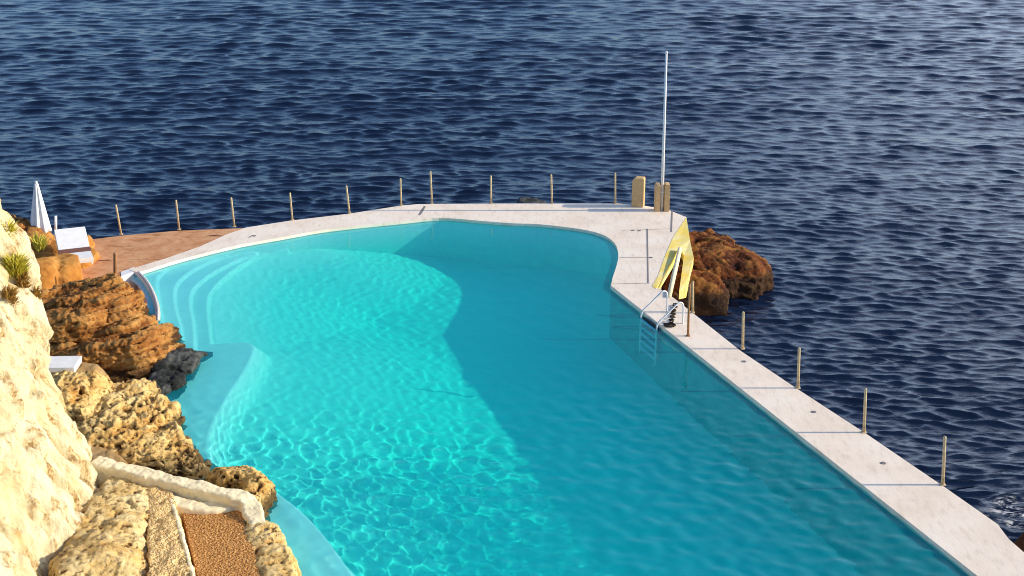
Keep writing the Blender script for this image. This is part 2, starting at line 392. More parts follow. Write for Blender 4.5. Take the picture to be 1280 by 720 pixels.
for dp, slope, px in steps:
    dp *= .52
    c = [WF(a, b, dp) for a, b in px]
    poly = [(c[0].x+.0, c[0].y+4)]+[(p.x, p.y) for p in smooth_path(c, 4)]+[(c[-1].x-8, c[-1].y-1), (c[-1].x-12, c[-1].y+20)]
    s_ = sdist(P2, poly)
    depth = np.minimum(depth, dp+np.maximum(s_, 0)/(slope if slope < 1 else 1)*(1 if slope < 1 else .30))
c = [WF(a, b, .48) for a, b in [(250, 432), (300, 428), (317, 434), (306, 462), (288, 490), (273, 515), (262, 540), (262, 575), (300, 640)]]
poly = [(p.x, p.y) for p in smooth_path(c, 4)]+[(c[-1].x-5, c[-1].y), (c[0].x-6, c[0].y)]
s_ = np.maximum(sdist(P2, poly), 0); depth = np.minimum(depth, .48+np.minimum(s_*1.3, .62)+np.maximum(s_-.48, 0)*.22)
c = [WF(a, b, .2) for a, b in [(320, 598), (345, 615), (375, 638), (400, 664), (420, 690), (440, 722), (460, 790)]]
poly = [(p.x, p.y) for p in smooth_path(c, 4)]+[(c[-1].x-7, c[-1].y), (c[0].x-6, c[0].y)]
depth = np.minimum(depth, .2+np.maximum(sdist(P2, poly), 0)*2.2)
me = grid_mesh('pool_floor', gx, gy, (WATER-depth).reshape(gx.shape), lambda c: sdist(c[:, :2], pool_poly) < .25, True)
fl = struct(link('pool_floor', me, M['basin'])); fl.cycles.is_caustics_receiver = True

def waves(X, Y, lam, dirs, slope, seed, fade=None):
    r = np.random.default_rng(seed); Z = np.zeros_like(X); DX = np.zeros_like(X); DY = np.zeros_like(X)
    for l, a in zip(lam, dirs):
        k = 2*math.pi/l; A = slope/k; ph = r.uniform(0, 6.28); cx, cy = math.cos(a), math.sin(a)
        t = k*(X*cx+Y*cy)+ph
        if fade is not None:
            A = A*np.clip((l/fade-3.6)/2.5, 0, 1)
        Z += A*np.cos(t); DX -= A*cx*np.sin(t); DY -= A*cy*np.sin(t)
    return Z, DX, DY
r_ = np.random.default_rng(5)
lam = np.exp(r_.uniform(math.log(.30), math.log(.95), 46)); dirs = r_.uniform(0, 2*math.pi, 46)*.5+r_.normal(-1.5, .5, 46)
gx, gy = np.meshgrid(np.arange(x0, x1, .05), np.arange(max(y0, 17), y1, .05))
Z, DX, DY = waves(gx, gy, lam, dirs, .0175, 3); Z = Z*(1-.86*ss(29.5, 36.5, gy))
me = grid_mesh('pool_water', gx, gy, WATER+Z, lambda c: sdist(c[:, :2], pool_poly) < .22)
pw = struct(link('pool_water', me, M['water'])); pw.cycles.is_caustics_caster = True

# ------------------------------------------------------------------ sea
nr, nc = 1650, 1100
ys = np.concatenate([17*np.exp(np.linspace(0, math.log(170/17), nr)), 170*np.exp(np.linspace(.03, math.log(6000/170), 60))])
us = np.linspace(-.62, .62, nc)
gy, gu = np.meshgrid(ys, us, indexing='ij'); gx = gu*(gy+6)
dy = np.gradient(ys)[:, None]*np.ones((1, nc))
lam = np.exp(r_.uniform(math.log(.20), math.log(.85), 130)); dirs = r_.normal(-math.pi/2-.05, .30, 130)
Z, DX, DY = waves(gx, gy, lam, dirs, .040, 9, dy); Zs, DXs, DYs = waves(gx, gy, [7.0, 5.2, 9.5, 3.4, 4.3], [-1.9, -1.35, -1.6, -1.75, -1.2], .022, 4, dy); Z += Zs; DX += DXs; DY += DYs
lam2 = np.exp(r_.uniform(math.log(.9), math.log(2.3), 60)); Zs, DXs, DYs = waves(gx, gy, lam2, r_.normal(-math.pi/2-.05, .34, 60), .030, 21, dy)
fw = ss(38, 85, gy); Z += Zs*fw; DX += DXs*fw*.8; DY += DYs*fw*.8
gust = fbm(np.stack([gx.ravel()*.05, gy.ravel()*.035, gx.ravel()*0], 1), 3).reshape(gx.shape)
amp = np.clip(1+.55*gust, .6, 1.4)*(1-.2*ss(70, 140, gy))
sea_cut = [(p.x, p.y) for p in outer[4:]]+[(p.x, p.y) for p in (W(1300, 900), W(0, 900), W(-300, 600), W(-300, 330), W(60, 300), W(150, 294))]
me = grid_mesh('sea', gx+DX*amp, gy+DY*amp, SEA+Z*amp, lambda c: ~((sdist(c[:, :2], sea_cut) < -.5)))
sea = struct(link('sea', me, M['sea']))

# ------------------------------------------------------------------ terrace and shore ground
tp = [W(308, 284), W(290, 284.7), W(220, 287.5), W(152, 293.5), W(112, 298.5), W(60, 303), W(-80, 310), W(-80, 400), W(120, 400), W(150, 372), W(151, 343), W(160, 337), W(210, 322), W(250, 308), W(283, 293)]
tp = [p-Vector((0, 0, .03)) for p in tp]
bm = bmesh.new(); prism(bm, tp, 2.6)
struct(obj('stone_terrace', bm, M['terrace']))
gx, gy = np.meshgrid(np.arange(-16, -3, .09), np.arange(17, 42, .09))
P2 = np.stack([gx.ravel(), gy.ravel()], 1)
sdp = sdist(P2, pool_poly)
n3 = np.stack([P2[:, 0], P2[:, 1], P2[:, 0]*0], 1)
h = np.clip((sdp-.1)*1.3-.9, -1.2, .35)+.28*fbm(n3*.6, 5)+.12*fbm(n3*2.5, 3)
me = grid_mesh('rocky_shore', gx, gy, h.reshape(gx.shape), lambda c: (sdist(c[:, :2], pool_poly) > -.5) & (c[:, 1] < 37.5))
struct(link('rocky_shore', me, M['ground'])).cycles.is_caustics_receiver = True

# ------------------------------------------------------------------ rocks
def rock(name, blobs, mat, label, voxel=.07, seed=0, a_low=.3, a_rid=.18, strata=0, sdir=(0, .15, 1), thick=.35, f=.9, sub=3, cat='rock', group=None, fine=.03, facets=14, pits=0, box_=.62):
    bm = bmesh.new()
    for c, r, rz, *tl in blobs:
        ret = bmesh.ops.create_icosphere(bm, subdivisions=sub, radius=1)
        for v in ret['verts']:
            q = v.co; v.co = Vector([math.copysign(abs(t)**box_, t) for t in q])
        bmesh.ops.transform(bm, matrix=Matrix.Translation(c) @ (tl[0] if tl else Matrix.Identity(4)) @ Matrix.Rotation(rz, 4, 'Z') @ Matrix.Diagonal((*r, 1)), verts=ret['verts'])
    me = bpy.data.meshes.new('t'); bm.to_mesh(me); bm.free()
    o = bpy.data.objects.new('t', me); COL.objects.link(o)
    md = o.modifiers.new('r', 'REMESH'); md.mode = 'VOXEL'; md.voxel_size = voxel
    dg = bpy.context.evaluated_depsgraph_get(); m2 = bpy.data.meshes.new_from_object(o.evaluated_get(dg)); bpy.data.objects.remove(o)
    rr_ = np.random.default_rng(seed+100)
    n = len(m2.vertices); co = np.empty(n*3); m2.vertices.foreach_get('co', co); co = co.reshape(-1, 3)
    nn = np.empty(n*3); m2.vertex_normals.foreach_get('vector', nn); nn = nn.reshape(-1, 3)
    ctr = co.mean(0)
    for k in range(facets):
        fn = rr_.normal(size=3); fn[2] = abs(fn[2])*.8+.1; fn /= np.linalg.norm(fn)
        pr_ = (co-ctr)@fn; lim = np.quantile(pr_, rr_.uniform(.90, .985)); ex = np.maximum(pr_-lim, 0)
        co = co-fn*ex[:, None]*.92
    q = co+seed*13.7
    sv = np.array(sdir)/np.linalg.norm(sdir); al = q@sv
    wq = q+.10*np.stack([fbm(q*1.5+k*9, 4) for k in range(3)], 1)
    flat = lambda p, k_: p+((p@sv)*(k_-1))[:, None]*sv
    kz = .30/thick
    f1, f2, cid = worley(flat(wq, kz)*.95+3.3)
    f1b, f2b, cidb = worley(flat(wq, kz*1.2)*2.1+7.3)
    hi = .5*(fbm(flat(wq, kz)*2.3, 5, True)-.95)+.25*(fbm(q*7, 4, True)-.9)
    d = a_low*.8*fbm(q*f, 3)+a_rid*(.9*(cid-.5)+.45*(cidb-.5))+a_rid*.75*hi+fine*(fbm(q*9, 3, True)-.8)
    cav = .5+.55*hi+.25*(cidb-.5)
    if strata:
        s_ = al/thick+.9*fbm(q*.6, 3)+.15*fbm(q*3, 3); fr = s_-np.floor(s_)
        st_ = np.where(fr < .82, fr/.82, (1-fr)/.18)-.5
        d = d+strata*st_; cav = cav+.35*st_
    if pits:
        f1, f2, cid = worley(q*5.5); pt = np.clip(.45-f1, 0, 1)*(cid > .4)*2.2
        f1, f2, cid = worley(q*11+5); pt = pt+.5*np.clip(.45-f1, 0, 1)*(cid > .5)*2.2
        d = d-pits*pt; cav = cav-.8*pt
    at = m2.attributes.new('cav', 'FLOAT', 'POINT'); at.data.foreach_set('value', cav.astype(np.float32))
    co = co+nn*d[:, None]
    m2.vertices.foreach_set('co', co.astype(np.float32).ravel()); m2.update()
    m2.polygons.foreach_set('use_smooth', [True]*len(m2.polygons)); m2.name = name; m2.materials.clear()
    o = link(name, m2, mat); tag(o, label, cat, group); o.cycles.is_caustics_receiver = True; return o
B = lambda px, py, z, r, rz=0: (W(px, py, z), r, rz)
rl = random.Random(4); nb_ = Vector((-.24, .26, 1)).normalized(); tilt = Vector((0, 0, 1)).rotation_difference(nb_).to_matrix().to_4x4()
slabs = [(Vector((-11.2, 36.9, -.35)), (1.75, 1.9, .62), 0, tilt), (Vector((-12.6, 38.2, -.1)), (1.6, 2.2, .8), 0, tilt), (Vector((-10.5, 36.0, -.5)), (1.1, 1.1, .55), 0), (Vector((-12.4, 39.6, .1)), (1.5, 1.3, .85), 0, tilt)]
for k in range(9):
    z = -.34+.165*k; yf = 34.5+.40*k; xr = -9.15-.24*k-(.28, 0, .16)[k % 3]
    for m in range(2):
        rx = rl.uniform(1.1, 1.5); cx_ = xr-rx-m*1.9+rl.uniform(-.15, .15)
        slabs.append((Vector((cx_, yf+1.25+rl.uniform(-.3, .3)+.3*m, z+rl.uniform(-.05, .05)+.10*(cx_+10.8))), (rx, rl.uniform(1.0, 1.3), rl.uniform(.15, .22)), rl.uniform(-.55, .55), tilt))
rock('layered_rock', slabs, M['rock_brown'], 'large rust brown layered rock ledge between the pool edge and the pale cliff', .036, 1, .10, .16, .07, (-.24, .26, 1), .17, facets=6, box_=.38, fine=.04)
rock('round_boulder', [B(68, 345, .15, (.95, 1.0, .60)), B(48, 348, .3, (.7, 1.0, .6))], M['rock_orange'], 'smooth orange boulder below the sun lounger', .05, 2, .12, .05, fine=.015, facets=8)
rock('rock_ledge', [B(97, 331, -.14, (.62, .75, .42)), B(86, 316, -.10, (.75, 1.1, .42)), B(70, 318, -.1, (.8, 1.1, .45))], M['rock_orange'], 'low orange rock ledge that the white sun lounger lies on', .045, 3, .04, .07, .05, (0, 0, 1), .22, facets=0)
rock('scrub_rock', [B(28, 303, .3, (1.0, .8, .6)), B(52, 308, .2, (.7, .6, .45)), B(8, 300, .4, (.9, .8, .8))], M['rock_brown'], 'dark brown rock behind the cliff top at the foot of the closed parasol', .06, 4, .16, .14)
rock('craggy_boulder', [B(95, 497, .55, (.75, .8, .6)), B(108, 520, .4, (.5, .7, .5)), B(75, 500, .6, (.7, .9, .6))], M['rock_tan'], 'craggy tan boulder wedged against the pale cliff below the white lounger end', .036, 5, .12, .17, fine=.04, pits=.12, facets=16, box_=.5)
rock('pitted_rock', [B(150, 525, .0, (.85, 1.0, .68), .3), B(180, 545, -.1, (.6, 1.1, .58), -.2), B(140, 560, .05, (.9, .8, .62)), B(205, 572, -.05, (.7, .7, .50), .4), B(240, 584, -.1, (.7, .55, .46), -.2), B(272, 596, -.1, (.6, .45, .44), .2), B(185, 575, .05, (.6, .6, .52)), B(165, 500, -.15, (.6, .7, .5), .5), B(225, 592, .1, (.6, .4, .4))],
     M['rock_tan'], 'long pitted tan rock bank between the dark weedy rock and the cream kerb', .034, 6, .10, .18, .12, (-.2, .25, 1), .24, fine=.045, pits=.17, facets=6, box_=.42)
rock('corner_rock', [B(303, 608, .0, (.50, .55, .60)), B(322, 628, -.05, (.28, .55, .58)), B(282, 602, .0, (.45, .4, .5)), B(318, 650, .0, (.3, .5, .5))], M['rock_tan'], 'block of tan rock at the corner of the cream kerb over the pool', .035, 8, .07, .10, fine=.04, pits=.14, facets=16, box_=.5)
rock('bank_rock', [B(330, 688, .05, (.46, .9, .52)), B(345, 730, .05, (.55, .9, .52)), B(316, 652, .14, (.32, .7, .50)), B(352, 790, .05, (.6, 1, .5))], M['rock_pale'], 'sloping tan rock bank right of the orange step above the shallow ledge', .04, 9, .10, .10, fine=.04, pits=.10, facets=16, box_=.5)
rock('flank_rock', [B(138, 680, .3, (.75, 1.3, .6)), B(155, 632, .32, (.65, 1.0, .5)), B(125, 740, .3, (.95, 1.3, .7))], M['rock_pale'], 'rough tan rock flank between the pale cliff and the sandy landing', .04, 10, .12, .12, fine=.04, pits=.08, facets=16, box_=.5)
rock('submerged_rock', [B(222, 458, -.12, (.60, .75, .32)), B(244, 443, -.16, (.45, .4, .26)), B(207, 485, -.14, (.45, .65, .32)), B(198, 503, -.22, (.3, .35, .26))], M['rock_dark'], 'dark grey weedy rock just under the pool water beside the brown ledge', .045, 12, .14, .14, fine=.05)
rock('sea_rock', [B(880, 338, -1.3, (1.3, 2.4, .95)), B(907, 346, -1.35, (1.25, 1.6, .9)), B(934, 352, -1.5, (.8, 1.0, .8)), B(868, 375, -1.3, (1.0, 1.0, .8)), B(880, 402, -1.6, (.75, .75, .55)), B(868, 303, -1.3, (.8, 1.8, .8)), B(838, 350, -1.3, (1.0, 2.0, .7))],
     M['rock_islet'], 'rust coloured rock rising from the sea beside the yellow ramp', .05, 13, .12, .13, .07, (.3, -.2, 1), .30, fine=.04, facets=16)
rock('surf_rock', [B(1284, 688, -1.45, (.45, .5, .4)), B(1320, 690, -1.5, (.7, .8, .45))], M['rock_islet'], 'small ochre rock in the surf at the near end of the sea wall', .05, 14, .12, .12)
rock('reef_rock', [B(660, 258, -1.55, (.45, .8, .2)), B(675, 259, -1.6, (.3, .5, .16))], M['rock_dark'], 'tiny dark reef rock breaking the sea beyond the far deck edge', .06, 15, .08, .08)

# pale cliff: a leaning face with a turned far end
sil = [(-60, 180), (-20, 225), (10, 267), (20, 290), (33, 320), (47, 350), (52, 370), (62, 410), (59, 437), (67, 462), (80, 490), (100, 518), (119, 543), (126, 570), (127, 600)]
X0, Z0, SL = -8.8, .7, 1.7
prof = []
for a, b in sil:
    d = ray(a, b); t = (X0-(HC-Z0)/SL)/(d.x+d.z/SL); p = Vector((0, 0, HC))+d*t; prof.append((p.z, p.y))
prof.sort(); pz, py_ = np.array(prof).T
zs = np.concatenate([np.linspace(-.6, 8.5, 150)])
NU = 330
ye = np.interp(zs, pz, py_)
rows = []
for z, e in zip(zs, ye):
    u = np.linspace(0, 1, NU); s = 17+(u*(e-17+5.0))
    over = np.maximum(s-(e-.5), 0); rad = .8
    ang = np.minimum(over/rad, math.pi/2*1.05)
    yy = np.where(over > 0, e-.5+rad*np.sin(ang), s)
    xx = X0-(z-Z0)/SL-np.where(over > 0, rad*(1-np.cos(ang))+np.maximum(over-rad*math.pi/2, 0), 0)
    rows.append(np.stack([xx, yy, np.full(NU, z)], 1))
A = np.array(rows)
q = A.reshape(-1, 3)
f1, f2, cid = worley(q*np.array([.9, .9, .5])+.2*np.stack([fbm(q*1.1+k*5, 3) for k in range(3)], 1))
dis = .16*(cid-.5)-.12*np.exp(-((f2-f1)/.07)**2)+.48*fbm(q*np.array([.5, .5, .35])+3, 4)+.15*(fbm(q*np.array([1.2, 1.2, .7]), 5, True)-.9)+.05*fbm(q*5, 3)
NRM = np.array([.86, -.12, .50])
q = q+NRM*dis[:, None]
A = q.reshape(A.shape)
me = grid_mesh('pale_cliff', A[..., 0], A[..., 1], A[..., 2])
cl = tag(link('pale_cliff', me, M['cliff']), 'pale cream cliff face filling the lower left corner of the view', 'cliff')

# ------------------------------------------------------------------ stair and kerb
st = empty('stone_stair', W(230, 660, .5)); inv = Matrix.Translation(-st.location)
tag(st, 'stone stair with cream painted kerb, sandy landing and orange aggregate step', 'stair')
def plate(name, px, z, dz, mat, bev=.015):
    bm = bmesh.new(); prism(bm, [W(a, b, z) for a, b in px], dz)
    bmesh.ops.bevel(bm, geom=list(bm.edges), offset=bev, segments=2, affect='EDGES')
    bmesh.ops.transform(bm, matrix=inv, verts=bm.verts); return obj(name, bm, mat, st)
def worn(o, voxel, amp, f=3.0):
    md = o.modifiers.new('r', 'REMESH'); md.mode = 'VOXEL'; md.voxel_size = voxel
    dg = bpy.context.evaluated_depsgraph_get(); m2 = bpy.data.meshes.new_from_object(o.evaluated_get(dg)); o.modifiers.clear()
    n = len(m2.vertices); c = np.empty(n*3); m2.vertices.foreach_get('co', c); c = c.reshape(-1, 3)
    nn = np.empty(n*3); m2.vertex_normals.foreach_get('vector', nn); nn = nn.reshape(-1, 3)
    f1, f2, cid = worley(c*9+3)
    d = amp*(1.2*fbm(c*f, 4)+.5*(fbm(c*f*2.5, 3, True)-.9))-amp*.9*np.clip(.4-f1, 0, 1)*(cid > .75)*2
    c = c+nn*d[:, None]; m2.vertices.foreach_set('co', c.astype(np.float32).ravel()); m2.polygons.foreach_set('use_smooth', [True]*len(m2.polygons)); m2.update()
    m2.name = o.name; o.data = m2; return o
plate('step', [(227, 639), (298, 629), (318, 690), (338, 760), (258, 770)], .55, .6, M['tread'])
worn(plate('landing', [(184, 606), (214, 612), (226, 650), (256, 770), (180, 790), (186, 690)], .75, .7, M['landing']), .03, .06)
def wobble_bar(name, pts, wd, ht, mat):
    P = smooth_path([Vector(p) for p in pts], 8); bm = bmesh.new(); rings = []
    for i, p in enumerate(P):
        t = (P[min(i+1, len(P)-1)]-P[max(i-1, 0)]); t.z = 0; t.normalize(); s = Vector((-t.y, t.x, 0)); w_ = wd*(1+.10*math.sin(i*.7)+random.uniform(-.03, .03))/2; h_ = random.uniform(-.008, .008)
        rings.append([bm.verts.new(v) for v in (p-s*w_+Vector((0, 0, -ht)), p-s*w_+Vector((0, 0, -.03+h_)), p-s*w_*.8+Vector((0, 0, h_)), p+s*w_*.8+Vector((0, 0, h_)), p+s*w_+Vector((0, 0, -.03+h_)), p+s*w_+Vector((0, 0, -ht)))])
    for a, b in zip(rings, rings[1:]):
        for k in range(6): bm.faces.new((a[k], a[(k+1) % 6], b[(k+1) % 6], b[k]))
    bm.faces.new(rings[0]); bm.faces.new(rings[-1][::-1])
    bmesh.ops.transform(bm, matrix=inv, verts=bm.verts); return obj(name, bm, mat, st)
worn(wobble_bar('kerb', [W(118, 574, 1.02), W(160, 584, .98), (W(215, 598, .93)), W(265, 610, .88), W(306, 621, .80), W(318, 642, .66), W(328, 672, .52)], .38, .5, M['cream']), .022, .032, 2.4)
worn(wobble_bar('edge', [W(213, 622, .76), W(222, 650, .77), W(236, 700, .77), W(258, 790, .77)], .10, .4, M['cream']), .025, .03)
worn(wobble_bar('riser', [W(207, 622, .74), W(250, 632, .66), W(300, 629, .60)], .38, .4, M['cream']), .03, .03, 1.5)

# ------------------------------------------------------------------ posts
def post(bx, by, tx, ty, r, mat, label, group, name='guard_post'):
    b = W(bx, by); t = WY(tx, ty, b.y); bm = bmesh.new()
    t = t-b; tube(bm, [(0, 0, 0), t*.985, t], r, 10, r*.9)
    o = empty(name, b); obj('shaft', bm, mat, o, True)
    bm = bmesh.new(); box(bm, (0, 0, .012), (r*3.2, r*3.2, .02), None, .004); obj('base_plate', bm, mat, o)
    bm = bmesh.new(); bmesh.ops.create_uvsphere(bm, u_segments=10, v_segments=6, radius=r*1.05, matrix=Matrix.Translation(t)); obj('cap', bm, mat, o, True)
    return tag(o, label, 'post', group)
far = [((151.5, 293), (145, 257)), ((224, 287), (220, 251)), ((293, 283.5), (289, 248)), ((365.5, 275), (362.5, 242)), ((437, 267), (433, 233)), ((501.5, 257), (500.5, 224)), ((540, 254.5), (538, 215)), ((614, 254.5), (613.5, 220.5)), ((690, 254.5), (689, 219)), ((769, 254.5), (769, 217))]
fl_lab = ['leftmost leaning tan post on the terracotta terrace edge', 'second tan post from the left, leaning on the terracotta terrace edge', 'third tan post from the left, where terracotta terrace meets white coping', 'fourth tan post from the left, on the narrow white coping', 'fifth tan post from the left, greenish, on the narrow white coping', 'sixth tan post from the left, just before the far deck corner', 'tallest far post, standing at the corner of the white far deck', 'tan post near the middle of the far deck edge, left of the reef rock', 'tan post on the far deck edge just right of the reef rock', 'tan post on the far deck nearest the tan pillar']
for (b, t), lb in zip(far, fl_lab): post(*b, *t, .036, M['wood'], lb, 'guard posts along the sea edge')
right = [((866, 391), (866, 353)), ((928.5, 436), (929, 391)), ((997.5, 485), (999, 436)), ((1080, 540.5), (1082, 487)), ((1178.5, 606), (1181, 547))]
r_lab = ['short tan post on the sea wall in front of the rust coloured rock', 'tan post on the sea wall just past the rust coloured rock', 'third post along the right sea wall, counted from the ladder', 'fourth post along the right sea wall, second nearest the viewer', 'nearest and largest post, at the near end of the right sea wall']
for (b, t), lb in zip(right, r_lab): post(*b, *t, .037, M['wood'], lb, 'guard posts along the sea edge')
post(860, 420, 862, 356, .035, M['rust'], 'thin brown post on the inner part of the wall walkway beside the ladder', None, 'thin_post')
post(144, 366, 144, 318, .06, M['rust'], 'brown upright post on the terrace beside the white wall end', None, 'terrace_post')
b = WY(69.5, 292, 46.5); bm = bmesh.new(); tube(bm, [b, WY(69.5, 270, 46.5)], .05); o = tag(obj('short_pole', bm, M['white'], None, True), 'short white pole behind the head of the sun lounger', 'pole')

# ------------------------------------------------------------------ pillars and flagpole
def slab(name, pos, wd, dp, ht, cut, mat, parent):
    bm = bmesh.new(); pr = []
    n = 8
    pr.append((-wd/2, 0)); pr.append((wd/2, 0)); pr.append((wd/2, ht-.03)); pr.append((wd/2-.03, ht))
    for k in range(n+1):
        a = math.pi/2+k*math.pi/2/n; pr.append((-wd/2+cut+cut*math.cos(a), ht-cut+cut*math.sin(a)))
    f = [bm.verts.new((x, -dp/2, z)) for x, z in pr]; bk = [bm.verts.new((x, dp/2, z)) for x, z in pr]
    bm.faces.new(f); bm.faces.new(bk[::-1]); m = len(pr)
    for i in range(m): bm.faces.new((f[i], bk[i], bk[(i+1) % m], f[(i+1) % m]))
    bmesh.ops.recalc_face_normals(bm, faces=bm.faces)
    bmesh.ops.bevel(bm, geom=[e for e in bm.edges if e.calc_length() > .15], offset=.015, segments=2, affect='EDGES')
    o = obj(name, bm, mat, parent); o.location = pos; return o
p = W(797.5, 257.5)
o = slab('tan_pillar', p, .44, .35, 1.10, .17, M['tan'], None); o.rotation_euler = (0, 0, R(-14)); tag(o, 'stubby tan pillar with a rounded shoulder, alone left of the flagpole', 'pillar')
p = W(827, 263); fp = empty('flagpole', p); tag(fp, 'tall slim white flagpole clamped between two tan concrete blocks', 'flagpole')
top = WY(833, 66, p.y)-p
bm = bmesh.new(); tube(bm, [(0, 0, 0), top*.5, top], .062, 12, .04); obj('pole', bm, M['white'], fp, True)
slab('block', (-.17, .02, 0), .19, .38, 1.0, .05, M['tan'], fp); slab('block', (.17, .02, 0), .19, .38, 1.02, .05, M['tan'], fp)
bm = bmesh.new(); box(bm, (0, -.03, .7), (.3, .06, .06), None, .01); obj('clamp', bm, M['steel'], fp)
bm = bmesh.new(); bmesh.ops.create_uvsphere(bm, u_segments=10, v_segments=8, radius=.06, matrix=Matrix.Translation(top)); obj('finial', bm, M['white'], fp, True)

# ------------------------------------------------------------------ yellow ramp with its pole
zr = lambda px, z: W(px[0], px[1], z)
bm = bmesh.new()
def band(A_, B_):
    P = [zr(a, z+.008) for a, z in A_]; Q = [zr(a, z+.008) for a, z in B_]; dz = Vector((0, 0, -.28))
    va = [[bm.verts.new(v) for v in (p, q_, q_+dz, p+dz)] for p, q_ in zip(P, Q)]
    for a, b in zip(va, va[1:]):
        for k in range(4): bm.faces.new((a[k], a[(k+1) % 4], b[(k+1) % 4], b[k]))
    bm.faces.new(va[0]); bm.faces.new(va[-1])
band([((858, 271.5), 0), ((841, 297), 0), ((832, 318), 0), ((822, 346), 0), ((815, 357), 0)], [((862.5, 300), -.03), ((849, 308), -.03), ((841, 325), -.02), ((826, 350), -.01), ((820, 361), 0)])
band([((862.5, 300.5), -.03), ((867, 321), -.12), ((862, 342), -.35), ((858, 362), -.6)], [((849.5, 308.5), -.03), ((855, 319), -.12), ((852, 342), -.35), ((849, 364), -.6)])
bmesh.ops.remove_doubles(bm, verts=bm.verts, dist=1e-5)
tag(obj('yellow_ramp', bm, M['yellow']), 'yellow painted forked concrete ramp leading off the deck onto the rust rock', 'ramp')
bm = bmesh.new(); tube(bm, [zr((836, 372), 0), zr((843, 342), .05)+Vector((0, 0, .02)), zr((850, 311), .06)], .075, 10); tag(obj('leaning_pole', bm, M['cream'], None, True), 'cream pole leaning across the fork of the yellow ramp', 'pole')

# ------------------------------------------------------------------ ladder
ed = (wall_b-wall_a).normalized(); off = Vector((-abs(ed.y), -abs(ed.x), 0)); off = Vector((ed.y, -ed.x, 0)); off = off if off.x < 0 else -off
lad = empty('pool_ladder', W(816, 399)); L = lad.location; tag(lad, 'pale metal pool ladder with two handrails over the wall walkway', 'ladder')
feet = [W(806, 393), W(825.5, 408)]
for p in feet:
    p = p-L
    c = [p+off*.12+Vector((0, 0, -1.6)), p+off*.12+Vector((0, 0, -.2)), p+off*.08+Vector((0, 0, .10)), p-off*.12+Vector((0, 0, .28)), p-off*.48+Vector((0, 0, .60)), p-off*.60+Vector((0, 0, .66)), p-off*.70+Vector((0, 0, .58)), p-off*.72+Vector((0, 0, .3)), p-off*.72]
    bm = bmesh.new(); tube(bm, smooth_path(c, 6), .026, 10); obj('handrail', bm, M['white'], lad, True).cycles.is_caustics_receiver = True
for k in range(5):
    a, b = feet[0]-L+off*.12, feet[1]-L+off*.12; z = -.15-.3*k
    bm = bmesh.new(); mid = (a+b)/2; ang = math.atan2((b-a).y, (b-a).x)
    box(bm, mid+Vector((0, 0, z)), ((b-a).length, .09, .03), Matrix.Rotation(ang, 3, 'Z'), .008); obj('rung', bm, M['white'], lad).cycles.is_caustics_receiver = True
bm = bmesh.new(); a, b = feet[0]-L, feet[1]-L; ang = math.atan2((b-a).y, (b-a).x)
box(bm, (a+b)/2+off*.05+Vector((0, 0, -.55)), ((b-a).length*.98, .05, 1.0), Matrix.Rotation(ang, 3, 'Z'), .01); obj('shade_panel', bm, M['dark'], lad)  # black sheet put in for the shade on the wall between the rails
bm = bmesh.new(); pts = []
for k in range(60):
    t = k/59; c = W(844, 382, .0).lerp(W(838, 408, .0), t); pts.append(c+Vector((.07*math.sin(k*1.3), .05*math.cos(k*1.9), .05+.03*math.sin(k*.7))))
for k in range(40):
    c = W(837, 408, .0); a = k*.45; rr = .11+.02*math.sin(k*1.7); pts.append(c+Vector((rr*1.4*math.cos(a), rr*math.sin(a), .03+.012*(k/14))))
tube(bm, pts, .024, 6); tag(obj('coiled_rope', bm, M['rope'], None, True), 'dark rope lying across the wall walkway beside the ladder', 'rope')

# ------------------------------------------------------------------ white wall end at the left of the pool
bm = bmesh.new(); prism(bm, [W(151, 346, -.012), W(172, 338.5, -.012), W(168, 333, -.012), W(150, 340, -.012)], 1.4)
bmesh.ops.bevel(bm, geom=list(bm.edges), offset=.02, segments=2, affect='EDGES')
tag(obj('white_wall', bm, M['white']), 'short white rendered wall end where the coping meets the brown rock', 'wall')
lip = smooth_path([W(173, 341, -.04), W(180, 348, -.04), W(187, 358, -.04), W(193, 371, -.05), W(197, 386, -.06), W(197, 400, -.07)], 5)
bm = bmesh.new(); rg = []
for i, p in enumerate(lip):
    t = (lip[min(i+1, len(lip)-1)]-lip[max(i-1, 0)]).normalized(); sv_ = Vector((-t.y, t.x, 0))*.07; dz = Vector((0, 0, -1.2))
    rg.append([bm.verts.new(v) for v in (p-sv_, p+sv_, p+sv_+dz, p-sv_+dz)])
for a, b in zip(rg, rg[1:]):
    for k in range(4): bm.faces.new((a[k], a[(k+1) % 4], b[(k+1) % 4], b[k]))
bm.faces.new(rg[0]); bm.faces.new(rg[-1])
struct(obj('pool_rim', bm, M['deck']))
bm = bmesh.new(); tube(bm, [p+Vector((0, 0, .03)) for p in lip], .028, 8)
tag(obj('curved_rail', bm, M['steel'], None, True), 'curved grey rail along the shallow end of the pool', 'rail')
bm = bmesh.new(); prism(bm, [W(172, 345, -.6), W(186, 361, -.6), W(195, 382, -.6), W(197, 400, -.6), W(140, 400, -.6), W(150, 350, -.6)], .8); struct(obj('side_platform', bm, M['deck']))

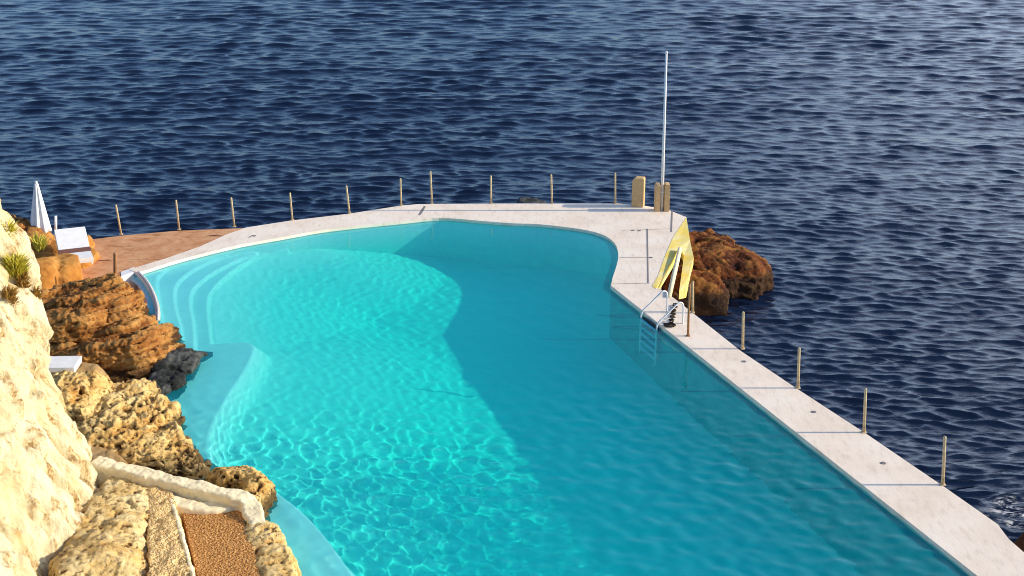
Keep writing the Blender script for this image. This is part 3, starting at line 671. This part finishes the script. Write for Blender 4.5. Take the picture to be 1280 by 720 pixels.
# ------------------------------------------------------------------ loungers and parasol
def lounger(loc, rz, label, wd=1.0, ln=2.0, band=True):
    o = empty('sun_lounger', loc, rz); tag(o, label, 'sun lounger')
    def prof_mesh(x0, x1, th, up):
        bm = bmesh.new(); ys_ = [0, .4, .8, 1.05, 1.3, 1.6, ln]
        P = [Vector((0, y, .16+max(0, y-.9)*.40)) for y in ys_]; P = smooth_path(P, 3); rg = []
        for p in P:
            rg.append([bm.verts.new(v) for v in (Vector((x0, p.y, p.z+up)), Vector((x0+.02, p.y, p.z+up+th)), Vector((x1-.02, p.y, p.z+up+th)), Vector((x1, p.y, p.z+up)))])
        for a, b in zip(rg, rg[1:]):
            for k in range(4): bm.faces.new((a[k], a[(k+1) % 4], b[(k+1) % 4], b[k]))
        bm.faces.new(rg[0]); bm.faces.new(rg[-1]); return bm
    obj('mattress', prof_mesh(-wd/2, wd/2, .11, 0), M['cloth'], o)
    bm = prof_mesh(-wd/2+.02, wd/2-.02, .045, -.05); obj('frame', bm, M['white'], o)
    if band:
        bm = bmesh.new(); box(bm, (0, .86, .285), (wd+.02, .34, .02), Matrix.Rotation(.14, 3, 'X'), .006); obj('towel', bm, M['band'], o)
    for sx in (-1, 1):
        for y in (.12, 1.45):
            bm = bmesh.new(); h_ = .12 if y < 1 else .34; box(bm, (sx*(wd/2-.06), y, h_/2), (.05, .05, h_), None, .006); obj('leg', bm, M['white'], o)
    return o
lounger(WY(97, 323.5, 43.0)-Vector((0, 0, .27)), R(22), 'white sun lounger with a brown towel band on the orange rock ledge')
lounger(WY(97, 452, 33.0)-Vector((0, 0, .27)), R(92), 'end of a white lounger poking out from behind the pale cliff above brown rock', .8, 1.9, False)
base = WY(52, 300, 45.6); o = empty('closed_parasol', base); tag(o, 'closed white parasol standing behind the sun lounger by the sea', 'parasol')
tp_ = WY(45, 228, 45.6)-base
bm = bmesh.new(); tube(bm, [(0, 0, 0), tp_*1.0], .03); obj('pole', bm, M['wood'], o, True)
bm = bmesh.new(); rg = []
for i in range(13):
    t = i/12; c = tp_*(.16+.82*t); rr = .27*(1-t)+.06
    rg.append([bm.verts.new(c+Vector((math.cos(a)*rr*(1+.16*math.cos(8*a)), math.sin(a)*rr*(1+.16*math.cos(8*a)), 0))) for a in [k*2*math.pi/48 for k in range(48)]])
for a, b in zip(rg, rg[1:]):
    for k in range(48): bm.faces.new((a[k], a[(k+1) % 48], b[(k+1) % 48], b[k]))
bm.faces.new(rg[-1]); bm.faces.new(rg[0]); obj('canopy', bm, M['cloth'], o, True)
bm = bmesh.new(); bmesh.ops.create_uvsphere(bm, u_segments=10, v_segments=8, radius=.05, matrix=Matrix.Translation(tp_)); obj('finial', bm, M['white'], o, True)

# ------------------------------------------------------------------ plants on the cliff
def on_cliff(px, py):
    d = ray(px, py); t = (X0-(HC-Z0)/SL)/(d.x+d.z/SL); return Vector((0, 0, HC))+d*t
def tuft(px, py, n, h, mat, label, lean=.9):
    p = on_cliff(px, py); o = empty('grass_tuft', p); bm = bmesh.new()
    for k in range(n):
        a = random.uniform(0, 6.28); r0 = random.uniform(0, .3)*h*1.4; b = Vector((math.cos(a)*r0+.12, math.sin(a)*r0, random.uniform(-.25, .1)))
        d = Vector((math.cos(a)*random.uniform(.1, lean)+.15, math.sin(a)*random.uniform(.1, lean), 1)).normalized(); L_ = h*random.uniform(.5, 1.1)
        s = d.cross(Vector((random.uniform(-1, 1), random.uniform(-1, 1), .2))).normalized()*random.uniform(.007, .018)
        m_ = b+d*L_*.55+Vector((0, 0, 0)); e = b+d*L_+Vector((d.x, d.y, -.2))*L_*.25
        v = [bm.verts.new(x) for x in (b-s, b+s, m_+s*.9, e, m_-s*.9)]; bm.faces.new(v)
    obj('blades', bm, mat, o); return tag(o, label, 'plant', 'plants on the cliff')
tuft(12, 336, 1000, .34, M['leaf'], 'bright yellow green grass tuft on the cliff, largest of the plants')
tuft(2, 292, 500, .28, M['leaf'], 'yellow green grass tuft at the top left edge of the cliff')
tuft(20, 352, 400, .20, M['leaf_dark'], 'low brown shrub just under the bright grass tuft')
tuft(4, 372, 400, .24, M['leaf_dark'], 'dry brown scrub on the cliff below the shrub')
tuft(38, 368, 160, .16, M['leaf_dark'], 'small dark plant on the right rim of the cliff')
p = W(44, 305, .75); 
o = tuft(44, 305, 160, .4, M['leaf'], 'small green plant on the brown rock beside the parasol'); o.location = p

# ------------------------------------------------------------------ surf
def foam_mat():
    t = NT('sea_foam'); v = t.coord((1, 2.2, 1))
    a = t.ramp(t.noise(v, 2.6, 8, .72, .6), [(.50, (0, 0, 0)), (.60, (1, 1, 1))])
    ge = t.coord(space='Object'); ln = t.n('ShaderNodeVectorMath', operation='LENGTH'); t.l(ge, ln.inputs[0])
    fa = t.ramp(ln.outputs['Value'], [(.35, (1, 1, 1)), (1.0, (0, 0, 0))])
    m = t.mix(1.0, a, fa, 'MULTIPLY'); t.l(m, t.b.inputs['Alpha'])
    return t.set((.75, .76, .76), .9, None, .2)
gx, gy = np.meshgrid(np.arange(-1.0, 1.0, .03), np.arange(-1.3, 1.3, .03))
zz = .10*fbm(np.stack([gx.ravel()*2, gy.ravel()*3, gx.ravel()*0], 1), 4).reshape(gx.shape)
o = link('sea_foam', grid_mesh('sea_foam', gx, gy, zz), foam_mat()); o.location = W(1275, 648, SEA)+Vector((0, 0, .14)); o['kind'] = 'stuff'
tag(o, 'white surf foam against the near end of the sea wall', 'foam')
